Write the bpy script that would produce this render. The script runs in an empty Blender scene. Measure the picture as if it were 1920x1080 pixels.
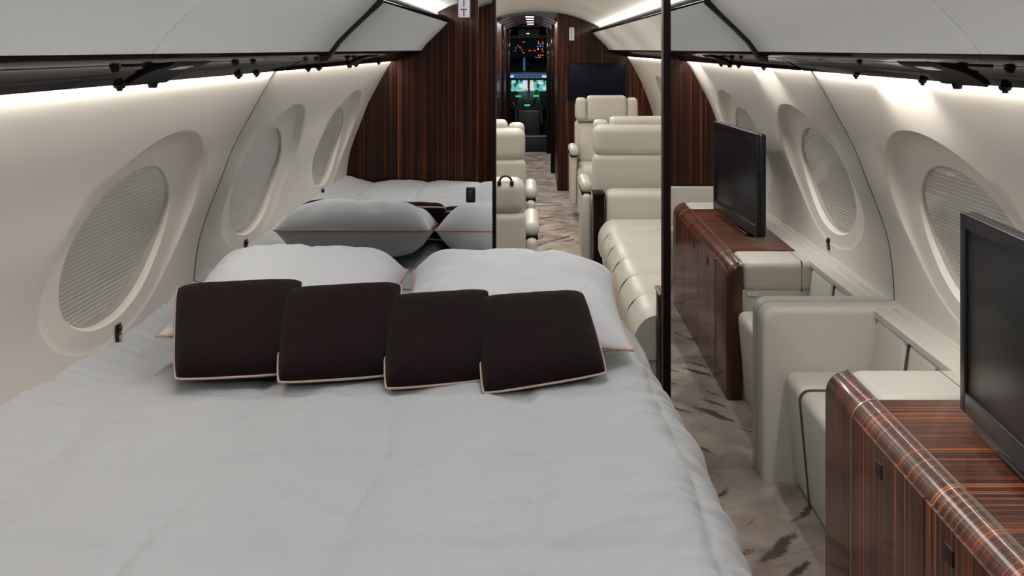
import bpy, bmesh, math, random
from mathutils import Vector, Matrix, noise
random.seed(7)
S = 1.13            # everything is laid out in survey units, 1 unit = 1.13 m
C = bpy.context.scene.collection
sc = bpy.context.scene
F = 1990.0; VX, VY = 1000.0, 92.0; CAMZ = 1.31

# ------------------------------------------------------------------ camera
cam = bpy.data.cameras.new('camera'); co = bpy.data.objects.new('camera', cam); C.objects.link(co)
co.location = (0, 0, CAMZ * S); co.rotation_euler = (math.pi / 2, 0, 0)
cam.sensor_width = 36; cam.lens = 36 * F / 1920
cam.shift_x = (960 - VX) / 1920; cam.shift_y = (VY - 540) / 1920
cam.clip_start = 0.02; cam.clip_end = 100
sc.camera = co
# ------------------------------------------------------------------ world, exposure
w = bpy.data.worlds.new('world'); sc.world = w; w.use_nodes = True
w.node_tree.nodes['Background'].inputs[0].default_value = (0.9, 0.93, 1, 1)
w.node_tree.nodes['Background'].inputs[1].default_value = 0.05
sc.view_settings.view_transform = 'Standard'; sc.view_settings.look = 'None'
sc.view_settings.gamma = 1; sc.view_settings.exposure = 0.24; sc.view_settings.use_curve_mapping = False
sc.cycles.use_denoising = True
sc.cycles.max_bounces = 10; sc.cycles.glossy_bounces = 6; sc.cycles.diffuse_bounces = 5
sc.cycles.sample_clamp_indirect = 6; sc.cycles.caustics_reflective = False; sc.cycles.caustics_refractive = False

def area(name, loc, sx, sy, power, col=(1, .96, .9), rot=(0, 0, 0), spread=180):
    l = bpy.data.lights.new(name, 'AREA'); l.shape = 'RECTANGLE'; l.size = sx * S; l.size_y = sy * S
    l.energy = power; l.color = col; l.spread = math.radians(spread)
    o = bpy.data.objects.new(name, l); C.objects.link(o)
    o.location = [v * S for v in loc]; o.rotation_euler = rot
    return o
CX = 0.032
# headliner light panels in the stateroom and the forward cabin, plus an added vestibule fill
area('headliner_lamp', (CX, 1.98, 1.655), .42, 2.5, 17.5, (1, .99, .985))
area('vestibule_fill', (CX, .10, 1.63), .35, .6, 13, (1, .99, .985))  # unseen fill light added over the camera to brighten the bins
for y0 in (3.95, 5.5, 7.1, 8.7):
    area('headliner_lamp', (CX, y0, 1.64), .30, 1.0, 9, (1, .955, .89))
# cove strips above the bins, wash strips at the top of the side walls
for s in (-1, 1):
    area('cove_strip', (CX + s * .565, 1.95, 1.497), .03, 2.6, 8, (1, .99, .97), (math.pi, 0, 0))
    area('cove_strip', (CX + s * .565, 6.6, 1.497), .03, 6.3, 10, (1, .96, .88), (math.pi, 0, 0))
    area('wash_strip', (CX + s * .832, 1.95, 1.243), .018, 2.66, 10, (1, .95, .87), (0, -s * math.radians(22), 0))
    area('wash_strip', (CX + s * .832, 6.6, 1.243), .018, 6.3, 13, (1, .95, .87), (0, -s * math.radians(22), 0))
for y0 in (.86, 2.55):
    area('wash_lamp', (CX + .822, y0, 1.238), .03, .34, 1.3, (1, .96, .90), (0, -math.radians(20), 0), 120)
for y0 in (10.15, 11.0, 12.0, 13.1):
    area('passage_lamp', (-.035, y0, 1.612), .08, .26, 9, (1, .96, .92))

# ------------------------------------------------------------------ materials
def nd(nt, t, **k):
    n = nt.nodes.new(t)
    for a, b in k.items(): setattr(n, a, b)
    return n
def M(name, col, rough=.5, metal=0, coat=0, sheen=0, spec=.5, bump=None, emis=None, es=0, coat_rough=.03):
    m = bpy.data.materials.new(name); m.use_nodes = True; nt = m.node_tree
    b = nt.nodes['Principled BSDF']
    b.inputs['Base Color'].default_value = (*col, 1); b.inputs['Roughness'].default_value = rough
    b.inputs['Metallic'].default_value = metal; b.inputs['Coat Weight'].default_value = coat
    b.inputs['Coat Roughness'].default_value = coat_rough
    b.inputs['Sheen Weight'].default_value = sheen; b.inputs['Specular IOR Level'].default_value = spec
    if emis: b.inputs['Emission Color'].default_value = (*emis, 1); b.inputs['Emission Strength'].default_value = es
    if bump:
        sc_, st, di = bump
        tc = nd(nt, 'ShaderNodeTexCoord'); n = nd(nt, 'ShaderNodeTexNoise'); n.inputs['Scale'].default_value = sc_
        n.inputs['Detail'].default_value = 4
        bp = nd(nt, 'ShaderNodeBump'); bp.inputs['Strength'].default_value = st; bp.inputs['Distance'].default_value = di
        nt.links.new(tc.outputs['Object'], n.inputs['Vector']); nt.links.new(n.outputs['Fac'], bp.inputs['Height'])
        nt.links.new(bp.outputs['Normal'], b.inputs['Normal'])
    return m
def ramp(nt, stops):
    r = nd(nt, 'ShaderNodeValToRGB'); e = r.color_ramp.elements
    while len(e) < len(stops): e.new(.5)
    for q, (p, c) in zip(e, stops): q.position = p; q.color = (*c, 1)
    return r
def wood(name, scale, bright=1.0, rough=.22, coat=1.0, dist=.6, spec=.3, lo=1.0):
    m = M(name, (.1, .03, .01), rough, coat=coat, coat_rough=.06, spec=spec); nt = m.node_tree; b = nt.nodes['Principled BSDF']
    tc = nd(nt, 'ShaderNodeTexCoord'); mp = nd(nt, 'ShaderNodeMapping'); mp.inputs['Scale'].default_value = scale
    n = nd(nt, 'ShaderNodeTexNoise'); n.inputs['Scale'].default_value = 1; n.inputs['Detail'].default_value = 5
    n.inputs['Roughness'].default_value = .62; n.inputs['Distortion'].default_value = dist
    k = bright
    r = ramp(nt, [(.30, (.012 * k * lo, .005 * k * lo, .004 * k * lo)), (.46, (.026 * k, .009 * k, .006 * k)), (.54, (.062 * k, .017 * k, .008 * k)),
                  (.605, (.13 * k, .034 * k, .012 * k)), (.72, (.48 * k, .14 * k, .036 * k))])
    nt.links.new(tc.outputs['Object'], mp.inputs[0]); nt.links.new(mp.outputs[0], n.inputs['Vector'])
    nt.links.new(n.outputs['Fac'], r.inputs[0]); nt.links.new(r.outputs[0], b.inputs['Base Color'])
    return m
leather = M('cream_leather', (.53, .505, .455), .42, bump=(420, .12, .0006))
leather_dk = M('leather_seam', (.10, .085, .07), .6)
wallm = M('wall_ultraleather', (.66, .615, .555), .5, bump=(300, .10, .0008))
binm = M('bin_panel_grey', (.91, .93, .915), .38)
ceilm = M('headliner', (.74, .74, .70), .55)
trimm = M('dark_lacquer', (.010, .006, .006), .5, spec=0, coat=.24, coat_rough=.05)
blackm = M('black_gasket', (.008, .008, .009), .35)
plastic = M('black_plastic', (.008, .008, .011), .32, spec=.3)
silver = M('satin_metal', (.62, .60, .57), .28, metal=1)
jambm = M('door_frame_dark', (.008, .0045, .004), .5, spec=.1)
matt = M('black_matt_plastic', (.014, .013, .014), .6, spec=.08)
screenm = M('screen_glass', (.010, .010, .011), .30, spec=.25)
darkmetal = M('dark_metal', (.05, .045, .045), .3, metal=.8)
cottonm = M('white_cotton', (.44, .452, .478), .85, sheen=.15, bump=(700, .10, .0006))
pillowm = M('pillow_cotton', (.56, .575, .61), .85, sheen=.15, bump=(700, .10, .0006))
piping_w = M('copper_piping', (.55, .30, .20), .6)
piping_d = M('tan_piping', (.50, .36, .31), .6)
velvet = M('brown_velvet', (.0115, .006, .0065), .95, sheen=.05, bump=(900, .2, .0008), spec=.08)
shadem = M('window_shade', (.93, .90, .84), .6)
white_pl = M('white_plastic', (.85, .85, .92), .5)
redm = M('dark_red_print', (.10, .004, .012), .6)
dark_blk = M('cockpit_black', (.006, .008, .012), .5)
navy = M('cockpit_navy', (.010, .014, .028), .4)
wood_cab = wood('zebrano_gloss', (1.0, 170, 1.0), 1.9, .28, .30, .10)
wood_wall = wood('rosewood_panel', (120, 1.0, .4), .52, .38, .10, .15, .12, 2.6)
wood_fwd = wood('rosewood_forward', (40, 1.0, 1.0), .7, .35, .2, .3, .15, 2)
mirror = M('mirror_glass', (.90, .91, .91), 0.0, metal=1)
mirror.node_tree.nodes['Principled BSDF'].inputs['Specular IOR Level'].default_value = .5
# glass pane over the shades: thin clear acrylic
pane = bpy.data.materials.new('acrylic_pane'); pane.use_nodes = True; nt = pane.node_tree
nt.nodes.remove(nt.nodes['Principled BSDF'])
tr = nd(nt, 'ShaderNodeBsdfTransparent'); gl = nd(nt, 'ShaderNodeBsdfGlossy'); gl.inputs['Roughness'].default_value = .02
fr = nd(nt, 'ShaderNodeFresnel'); fr.inputs['IOR'].default_value = 1.5; mx = nd(nt, 'ShaderNodeMixShader')
fm = nd(nt, 'ShaderNodeMath', operation='MULTIPLY'); fm.inputs[1].default_value = .60; nt.links.new(fr.outputs[0], fm.inputs[0]); nt.links.new(fm.outputs[0], mx.inputs[0]); nt.links.new(tr.outputs[0], mx.inputs[1]); nt.links.new(gl.outputs[0], mx.inputs[2])
nt.links.new(mx.outputs[0], nt.nodes['Material Output'].inputs[0])

def carpet():
    m = M('carpet', (.3, .25, .2), .95, sheen=.3, spec=.1); nt = m.node_tree; b = nt.nodes['Principled BSDF']
    tc = nd(nt, 'ShaderNodeTexCoord')
    n = nd(nt, 'ShaderNodeTexNoise'); n.inputs['Scale'].default_value = 5.5; n.inputs['Detail'].default_value = 5; n.inputs['Distortion'].default_value = .7
    r = ramp(nt, [(.34, (.17, .13, .108)), (.5, (.29, .235, .20)), (.68, (.42, .355, .305))])
    nt.links.new(tc.outputs['Object'], n.inputs['Vector']); nt.links.new(n.outputs['Fac'], r.inputs[0])
    # brush strokes: stretched cells, only some of them inked
    dn = nd(nt, 'ShaderNodeTexNoise'); dn.inputs['Scale'].default_value = 6; dn.inputs['Detail'].default_value = 2
    nt.links.new(tc.outputs['Object'], dn.inputs['Vector'])
    vm = nd(nt, 'ShaderNodeVectorMath', operation='MULTIPLY_ADD'); vm.inputs[1].default_value = (.09, .09, 0)
    nt.links.new(dn.outputs['Color'], vm.inputs[0]); nt.links.new(tc.outputs['Object'], vm.inputs[2])
    mp = nd(nt, 'ShaderNodeMapping'); mp.inputs['Rotation'].default_value = (0, 0, math.radians(-52))
    nt.links.new(vm.outputs[0], mp.inputs[0])
    m2 = nd(nt, 'ShaderNodeMapping'); m2.inputs['Scale'].default_value = (3.0, 17, 0)
    nt.links.new(mp.outputs[0], m2.inputs[0])
    v = nd(nt, 'ShaderNodeTexVoronoi'); v.voronoi_dimensions = '2D'; v.inputs['Scale'].default_value = 1
    nt.links.new(m2.outputs[0], v.inputs['Vector'])
    sp = nd(nt, 'ShaderNodeSeparateColor'); nt.links.new(v.outputs['Color'], sp.inputs[0])
    th = nd(nt, 'ShaderNodeMath', operation='MULTIPLY'); th.inputs[1].default_value = .40
    nt.links.new(sp.outputs[0], th.inputs[0])
    sub = nd(nt, 'ShaderNodeMath', operation='SUBTRACT'); nt.links.new(th.outputs[0], sub.inputs[0]); nt.links.new(v.outputs['Distance'], sub.inputs[1])
    fn = nd(nt, 'ShaderNodeTexNoise'); fn.inputs['Scale'].default_value = 55; fn.inputs['Detail'].default_value = 3
    nt.links.new(tc.outputs['Object'], fn.inputs['Vector'])
    f2 = nd(nt, 'ShaderNodeMath', operation='MULTIPLY_ADD'); f2.inputs[1].default_value = .40; f2.inputs[2].default_value = -.21
    nt.links.new(fn.outputs['Fac'], f2.inputs[0])
    ad = nd(nt, 'ShaderNodeMath', operation='ADD'); nt.links.new(sub.outputs[0], ad.inputs[0]); nt.links.new(f2.outputs[0], ad.inputs[1])
    mr = nd(nt, 'ShaderNodeMapRange'); mr.inputs['From Min'].default_value = 0; mr.inputs['From Max'].default_value = .16
    nt.links.new(ad.outputs[0], mr.inputs[0])
    mc = nd(nt, 'ShaderNodeMix'); mc.data_type = 'RGBA'
    nt.links.new(mr.outputs[0], mc.inputs[0]); nt.links.new(r.outputs[0], mc.inputs[6]); mc.inputs[7].default_value = (.040, .026, .020, 1)
    nt.links.new(mc.outputs[2], b.inputs['Base Color'])
    bp = nd(nt, 'ShaderNodeBump'); bp.inputs['Strength'].default_value = .5; bp.inputs['Distance'].default_value = .004
    n3 = nd(nt, 'ShaderNodeTexNoise'); n3.inputs['Scale'].default_value = 260; nt.links.new(tc.outputs['Object'], n3.inputs['Vector'])
    nt.links.new(n3.outputs['Fac'], bp.inputs['Height']); nt.links.new(bp.outputs[0], b.inputs['Normal'])
    return m
carpetm = carpet()
def mapscreen():
    m = M('display_map', (0, 0, 0), .3); nt = m.node_tree; b = nt.nodes['Principled BSDF']
    tc = nd(nt, 'ShaderNodeTexCoord'); v = nd(nt, 'ShaderNodeTexNoise'); v.inputs['Scale'].default_value = 13; v.inputs['Detail'].default_value = 3
    nt.links.new(tc.outputs['Object'], v.inputs['Vector'])
    r = ramp(nt, [(.36, (.02, .03, .05)), (.42, (.10, .55, .42)), (.52, (.25, .60, .55)), (.58, (.75, .8, .95)), (.7, (.95, .97, 1))])
    r.color_ramp.interpolation = 'CONSTANT'
    nt.links.new(v.outputs['Fac'], r.inputs[0]); nt.links.new(r.outputs[0], b.inputs['Emission Color']); b.inputs['Emission Strength'].default_value = .75
    return m
mapm = mapscreen()
def glow(name, c, s=1): return M(name, (.01, .01, .01), .5, emis=c, es=s)
g_or, g_bl, g_gr, g_wh, g_rd, g_lb = [glow(*a) for a in (('lit_amber', (1, .25, .02), .9), ('lit_blue', (.1, .25, 1), .9), ('lit_green', (.05, .8, .3), .7),
    ('lit_white', (1, 1, 1), 1.3), ('lit_red', (1, .08, .02), .7), ('lit_pale_blue', (.10, .30, .60), .28))]
g_yel = glow('lit_yellow', (.9, .6, .05), .8); g_lil = glow('lit_lilac', (.62, .62, .85), .9)
lampm = glow('lamp_diffuser', (1, .98, .95), 3.0)

# ------------------------------------------------------------------ mesh helpers
def link(name, bm, mats, parent=None, ang=35):
    """bmesh in world layout coordinates -> one object (child verts are shifted into the parent's frame)"""
    bmesh.ops.recalc_face_normals(bm, faces=bm.faces)
    for f in bm.faces: f.smooth = True
    for e in bm.edges:
        if len(e.link_faces) == 2 and e.calc_face_angle(0) > math.radians(ang): e.smooth = False
    if parent is not None and parent.get('_w'):
        bmesh.ops.translate(bm, verts=bm.verts, vec=-parent.location)
    me = bpy.data.meshes.new(name); bm.to_mesh(me); bm.free()
    for m in (mats if isinstance(mats, (list, tuple)) else [mats]): me.materials.append(m)
    o = bpy.data.objects.new(name, me); C.objects.link(o)
    if parent is not None: o.parent = parent
    return o
def sub(name, bm, mats, part, root, ang=35):
    """a sub-part: child of a part whose own mesh lives in the root's frame"""
    if root.get('_w'): bmesh.ops.translate(bm, verts=bm.verts, vec=-root.location)
    return link(name, bm, mats, part, ang)
def tag(o, label=None, cat=None, group=None, kind=None):
    for k, v in (('label', label), ('category', cat), ('group', group), ('kind', kind)):
        if v: o[k] = v
    return o
def thing(name, loc, label, cat, group=None, local=False):
    o = bpy.data.objects.new(name, None); o.empty_display_size = .05; C.objects.link(o); o.location = loc
    o['_w'] = 0 if local else 1
    return tag(o, label, cat, group)
def copy_tree(o, parent=None):
    c = o.copy(); C.objects.link(c); c.parent = parent
    for ch in list(o.children): copy_tree(ch, c)
    return c
def poly_prism(pts, axis_fn, a, b, bm=None):
    """extrude closed 2D outline pts between a and b; axis_fn(u,v,t)->xyz"""
    bm = bm or bmesh.new()
    A = [bm.verts.new(axis_fn(u, v, a)) for u, v in pts]; B = [bm.verts.new(axis_fn(u, v, b)) for u, v in pts]
    n = len(pts)
    for i in range(n): bm.faces.new((A[i], A[(i + 1) % n], B[(i + 1) % n], B[i]))
    bm.faces.new(A[::-1]); bm.faces.new(B)
    return bm
def box(x0, x1, y0, y1, z0, z1, r=0, seg=3, bm=None, fn=None):
    t = bmesh.new(); bmesh.ops.create_cube(t, size=1)
    for v in t.verts: v.co = Vector(((x0 + x1) / 2 + v.co.x * (x1 - x0), (y0 + y1) / 2 + v.co.y * (y1 - y0), (z0 + z1) / 2 + v.co.z * (z1 - z0)))
    if r: bmesh.ops.bevel(t, geom=t.edges[:], offset=min(r, .49 * min(x1 - x0, y1 - y0, z1 - z0)), segments=seg, profile=.5, affect='EDGES')
    if fn:
        for v in t.verts: v.co = Vector(fn(*v.co))
    if bm is None: return t
    merge(bm, t); return bm
def seam_strip(pts, y, hw=.002):
    return poly_prism(pts, lambda u, v, t: (u, t, v), y - hw, y + hw)
def round_prof(x0, x1, z0, z1, r, lean=0, n=10):
    pts = [(x1, z0), (x1, z1)]
    for k in range(n + 1):
        a = math.pi / 2 + math.pi / 2 * k / n; pts.append((x0 + r + r * math.cos(a), z1 - r + r * math.sin(a)))
    pts.append((x0 + lean, z0)); return pts
def merge(bm, t):
    mp = {v: bm.verts.new(v.co) for v in t.verts}
    for f in t.faces:
        g = bm.faces.new([mp[v] for v in f.verts]); g.material_index = f.material_index
    t.free()
def tube(pts, r, seg=8, closed=False, bm=None):
    bm = bm or bmesh.new(); pts = [Vector(p) for p in pts]; n = len(pts); rings = []
    up = Vector((0, 0, 1))
    for i, p in enumerate(pts):
        a = pts[(i - 1) % n] if closed or i else p; b = pts[(i + 1) % n] if closed or i < n - 1 else p
        t = (b - a).normalized(); s = t.cross(up)
        if s.length < .05: s = t.cross(Vector((1, 0, 0)))
        s.normalize(); q = s.cross(t)
        rings.append([bm.verts.new(p + (s * math.cos(k * 2 * math.pi / seg) + q * math.sin(k * 2 * math.pi / seg)) * r) for k in range(seg)])
    for i in range(n if closed else n - 1):
        A, B = rings[i], rings[(i + 1) % n]
        for k in range(seg): bm.faces.new((A[k], A[(k + 1) % seg], B[(k + 1) % seg], B[k]))
    if not closed: bm.faces.new(rings[0][::-1]); bm.faces.new(rings[-1])
    return bm
def cyl(c, r, h, axis='z', seg=20, bm=None, r2=None):
    bm = bm or bmesh.new(); r2 = r if r2 is None else r2
    def P(u, v, t): return {'z': (c[0] + u, c[1] + v, c[2] + t), 'y': (c[0] + u, c[1] + t, c[2] + v), 'x': (c[0] + t, c[1] + u, c[2] + v)}[axis]
    A = []; B = []
    for k in range(seg):
        a = 2 * math.pi * k / seg
        A.append(bm.verts.new(P(r * math.cos(a), r * math.sin(a), 0))); B.append(bm.verts.new(P(r2 * math.cos(a), r2 * math.sin(a), h)))
    for k in range(seg): bm.faces.new((A[k], A[(k + 1) % seg], B[(k + 1) % seg], B[k]))
    bm.faces.new(A[::-1]); bm.faces.new(B)
    return bm
def interp(tab, x):
    """Catmull-Rom through (x, y) pairs"""
    if x <= tab[0][0]: return tab[0][1]
    if x >= tab[-1][0]: return tab[-1][1]
    for i in range(len(tab) - 1):
        if x <= tab[i + 1][0]:
            x0, y0 = tab[i]; x1, y1 = tab[i + 1]; t = (x - x0) / (x1 - x0)
            ya = tab[i - 1] if i else (2 * x0 - x1, 2 * y0 - y1); yb = tab[i + 2] if i + 2 < len(tab) else (2 * x1 - x0, 2 * y1 - y0)
            m0 = (y1 - ya[1]) / (x1 - ya[0]) * (x1 - x0); m1 = (yb[1] - y0) / (yb[0] - x0) * (x1 - x0)
            return (2*t**3-3*t*t+1)*y0 + (t**3-2*t*t+t)*m0 + (-2*t**3+3*t*t)*y1 + (t**3-t*t)*m1
def smooth(a, b, x):
    t = max(0, min(1, (x - a) / (b - a))); return t * t * (3 - 2 * t)

# ------------------------------------------------------------------ the fuselage section
PROF = [(0, .93), (.2, 1.03), (.4, 1.085), (.55, 1.09), (.70, 1.075), (.80, 1.045), (.90, 1.006), (1.0, .968), (1.1, .915), (1.2, .860), (1.26, .822)]
CEIL = [(0, 1.66), (.19, 1.645), (.30, 1.622), (.40, 1.592), (.46, 1.568), (.53, 1.54), (.62, 1.49), (.72, 1.39), (.822, 1.26)]
def W(z): return interp(PROF, z)
def Ztop(w):
    w = abs(w)
    if w <= .822: return interp(CEIL, w)
    if w >= 1.088: return .55
    lo, hi = .55, 1.26
    for _ in range(30):
        m = (lo + hi) / 2
        if W(m) > w: lo = m
        else: hi = m
    return lo
def Zbot(w):
    w = abs(w)
    if w <= .93: return 0
    lo, hi = 0, .5
    for _ in range(30):
        m = (lo + hi) / 2
        if W(m) < w: lo = m
        else: hi = m
    return lo
def Pn(s, z, d=0):
    """point on the side wall, pushed d outwards along its normal"""
    e = .01; dw = (W(z + e) - W(z - e)) / (2 * e); n = Vector((1, 0, -dw)).normalized()
    return CX + s * (W(z) + d * n.x), z + d * n.z
ZW, WA, WB = .8145, .325, .184
def wall_mesh(s, cells, y0, y1):
    bm = bmesh.new()
    def V(y, z, d=0):
        x, zz = Pn(s, z, d); return bm.verts.new((x, y, zz))
    zlo, zhi = .50, 1.26
    rings = [(.325, .184, ZW, .058), (.325, .184, ZW, .040), (.3265, .1855, ZW, .0375), (.331, .190, ZW, .0365), (.360, .210, ZW + .002, .0355),
             (.400, .235, ZW + .010, .0335), (.434, .252, ZW + .019, .0285), (.450, .259, ZW + .0225, .017), (.458, .263, ZW + .024, .003), (.464, .266, ZW + .025, 0)]
    for yc, ya, yb in cells:
        angs = [2 * math.pi * k / 112 for k in range(112)]
        for cy, cz in ((yb, zhi), (ya, zhi), (ya, zlo), (yb, zlo)):
            angs.append(math.atan2(cz - ZW, cy - yc) % (2 * math.pi))
        angs = sorted(set(round(a, 5) for a in angs)); R = []
        def ell(a, b, zc, th):
            # ray from (yc, ZW) meets ellipse centred (yc, zc)
            cy, cz = math.cos(th), math.sin(th); dz = ZW - zc
            A = (cy / a) ** 2 + (cz / b) ** 2; B = 2 * dz * cz / b / b; Cc = (dz / b) ** 2 - 1
            return (-B + math.sqrt(B * B - 4 * A * Cc)) / (2 * A)
        for a, b, zc, d in rings:
            row = []
            for th in angs:
                r = ell(a, b, zc, th); y = yc + r * math.cos(th); z = ZW + r * math.sin(th)
                f = (.10 + .90 * smooth(.60, .98, z)) if d < .0375 else 1 if d > .05 else .30 + .70 * smooth(.6, .98, z)
                if d > .05: d = .052
                row.append(V(y, z, d * f))
            R.append(row)
        for q in (.12, .3, .5, .75, 1):
            row = []
            for th in angs:
                r0 = ell(*rings[-1][:3], th); cy, cz = math.cos(th), math.sin(th)
                c = [((yb if cy > 0 else ya) - yc) / cy if abs(cy) > 1e-6 else 9, ((zhi if cz > 0 else zlo) - ZW) / cz if abs(cz) > 1e-6 else 9]
                r1 = min(c); r1 = max(r1, 0); 
                r = r0 + (r1 - r0) * q if r1 > r0 else r1 * (.999) * 1.0 if q == 1 else min(r0, r1)
                row.append(V(yc + r * cy, ZW + r * cz))
            R.append(row)
        n = len(angs)
        for A, B in zip(R, R[1:]):
            for k in range(n):
                try: bm.faces.new((A[k], A[(k + 1) % n], B[(k + 1) % n], B[k]))
                except ValueError: pass
        # lower wall strip
        zz = [0, .1, .2, .3, .4, .50]; ys = [ya, yb]
        G = [[V(y, z) for y in ys] for z in zz]
        for A, B in zip(G, G[1:]): bm.faces.new((A[0], A[1], B[1], B[0]))
    done = max((c[2] for c in cells), default=y0)
    for ya, yb in ((y0, min(c[1] for c in cells)), (done, y1)):
        if yb - ya < .01: continue
        zz = [0, .1, .2, .3, .4, .5, .6, .7, .8, .9, 1.0, 1.1, 1.2, 1.26]
        G = [[V(y, z) for y in (ya, yb)] for z in zz]
        for A, B in zip(G, G[1:]): bm.faces.new((A[0], A[1], B[1], B[0]))
    bmesh.ops.remove_doubles(bm, verts=bm.verts, dist=.0004)
    return bm
PITCH = 1.367; WY = [1.279 + PITCH * k for k in range(6)]
cellsA = [(y, y - PITCH / 2, y + PITCH / 2) for y in WY[:2]]; cellsB = [(y, y - PITCH / 2, y + PITCH / 2) for y in WY[2:]]
for s, nm in ((-1, 'wall_left'), (1, 'wall_right')):
    a = link(nm, wall_mesh(s, cellsA, -.55, 3.3295), wallm, ang=28); tag(a, kind='structure')
    a = link(nm, wall_mesh(s, cellsB, 3.3295, 9.85), wallm, ang=28); tag(a, kind='structure')

# windows: pleated shade behind a clear pane
def window(s, yc, idx):
    bm = bmesh.new(); nrib = 34; rows = []
    for i in range(nrib * 4 + 1):
        t = -1 + 2 * i / (nrib * 4); z = ZW + WB * 1.03 * t; hw = WA * 1.03 * math.sqrt(max(0, 1 - t * t))
        d = .048 - .0036 * (1 - abs(math.sin(math.pi * i / 4)) ** .8)
        x, zz = Pn(s, z, d)
        rows.append([bm.verts.new((x, yc - hw + 2 * hw * k / 20, zz)) for k in range(21)])
    for A, B in zip(rows, rows[1:]):
        for k in range(20):
            if (A[k].co - A[k+1].co).length > 1e-6 and (B[k].co - B[k+1].co).length > 1e-6: bm.faces.new((A[k], A[k + 1], B[k + 1], B[k]))
    o = tag(link('window_%d' % idx, bm, shadem, ang=89), kind='structure')
    bm = bmesh.new(); rows = []
    for i in range(25):
        t = -math.cos(math.pi * i / 24); z = ZW + WB * t; hw = WA * math.sqrt(max(0, 1 - t * t))
        x, zz = Pn(s, z, .040 * (.45 + .55 * smooth(.6, .98, z)) + .004)
        rows.append([bm.verts.new((x, yc - hw + 2 * hw * k / 16, zz)) for k in range(17)])
    for A, B in zip(rows, rows[1:]):
        for k in range(16): bm.faces.new((A[k], A[k + 1], B[k + 1], B[k]))
    bmesh.ops.remove_doubles(bm, verts=bm.verts, dist=1e-5)
    pn = link('pane', bm, pane, o, ang=180)
    if pn.data.polygons[len(pn.data.polygons) // 2].normal.x * s > 0: pn.data.flip_normals()
k = 1
for s in (-1, 1):
    for y in WY: window(s, y, k); k += 1

# floor, sills
bm = box(-1.02, 1.08, -.55, 13.5, -.05, 0); tag(link('floor', bm, carpetm), kind='structure')
for i, y in enumerate((8.9, 10.3)):
    tag(link('trim_%d' % (i + 1), box(-.34, .24, y - .02, y + .02, 0, .008), silver), kind='structure')
# ceiling (headliner shell) over cabin and passage
bm = bmesh.new(); ws = [-.86] + [x / 40 * .822 for x in range(-40, 41)] + [.86]
def zc_(wv): return Ztop(wv) if abs(wv) <= .822 else 1.24
rows = [[bm.verts.new((CX + wv, y, zc_(wv))) for wv in ws] for y in (-.55, 3.3, 9.85)]
for A, B in zip(rows, rows[1:]):
    for i in range(len(ws) - 1): bm.faces.new((A[i], A[i + 1], B[i + 1], B[i]))
tag(link('ceiling', bm, ceilm), kind='structure')

def bulkhead(xa, xb, y0, y1, n=40, clip=None, extra=.012):
    bm = bmesh.new(); xs = [xa + (xb - xa) * i / n for i in range(n + 1)]; g = []
    for x in xs:
        wv = x - CX; zt = Ztop(wv) + extra; zb = Zbot(wv) - (.0 if abs(wv) < .9 else .03)
        zb = max(zb, 0)
        if zt <= zb: zt = zb + .01
        g.append([bm.verts.new((x, y, z)) for y in (y0, y1) for z in (zb, zt)])
    for A, B in zip(g, g[1:]):
        bm.faces.new((A[0], B[0], B[1], A[1])); bm.faces.new((A[3], B[3], B[2], A[2]))
        bm.faces.new((A[1], B[1], B[3], A[3])); bm.faces.new((A[2], B[2], B[0], A[0]))
    bm.faces.new((g[0][0], g[0][1], g[0][3], g[0][2])); bm.faces.new((g[-1][2], g[-1][3], g[-1][1], g[-1][0]))
    return bm
# mirrored forward bulkhead, either side of the doorway
YM = 3.30
def mirrored(xa, xb, nm):
    bm = bulkhead(xa, xb, YM, YM + .045)
    bm.faces.ensure_lookup_table(); bmesh.ops.recalc_face_normals(bm, faces=bm.faces)
    for f in bm.faces:
        f.material_index = 0 if f.normal.y < -.9 else 1
    return tag(link(nm, bm, [mirror, wood_fwd]), kind='structure')
mirrored(CX - 1.092, -.124, 'wall_front')
mirrored(.410, CX + 1.092, 'wall_front')
for s in (-1, 1):   # thin dark joint where the side walls meet the mirror
    zz = [.30 + .96 * k / 40 for k in range(41)]
    pts = [(W(z) + .004, z) for z in zz] + [(W(z) - .0014, z) for z in zz[::-1]]
    o = link('trim_%d' % (10 if s < 0 else 11), poly_prism(pts, lambda u, v, t: (CX + s * u, t, v), YM - .0022, YM), blackm); tag(o, kind='structure')
# door frames of the mirrored doorway
zt = Ztop(-.15)
tag(link('trim_3', box(-.1275, -.1165, YM - .006, YM + .05, 0, 1.655, .002), jambm), kind='structure')
tag(link('trim_4', box(.403, .426, YM - .014, YM + .05, 0, 1.61, .002), jambm), kind='structure')
# aft bulkhead in rosewood, passage behind it
tag(link('wall_back', bulkhead(CX - 1.092, -.312, .56, .60), wood_wall), kind='structure')
tag(link('wall_back', bulkhead(.74, CX + 1.092, .56, .60), wood_wall), kind='structure')
tag(link('wall_back', bulkhead(CX - 1.092, CX + 1.092, -.60, -.55), wood_wall), kind='structure')
# forward bulkhead with passage to the cockpit
tag(link('wall_front', bulkhead(CX - 1.09, -.335, 9.80, 9.86), wood_fwd), kind='structure')
tag(link('wall_front', bulkhead(.222, CX + 1.09, 9.80, 9.86), wood_fwd), kind='structure')
bm = box(-.375, -.335, 9.86, 13.5, 0, 1.64); tag(link('wall_left', bm, wood_fwd), kind='structure')
bm = box(.222, .262, 9.86, 13.5, 0, 1.64); tag(link('wall_right', bm, wood_fwd), kind='structure')
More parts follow.
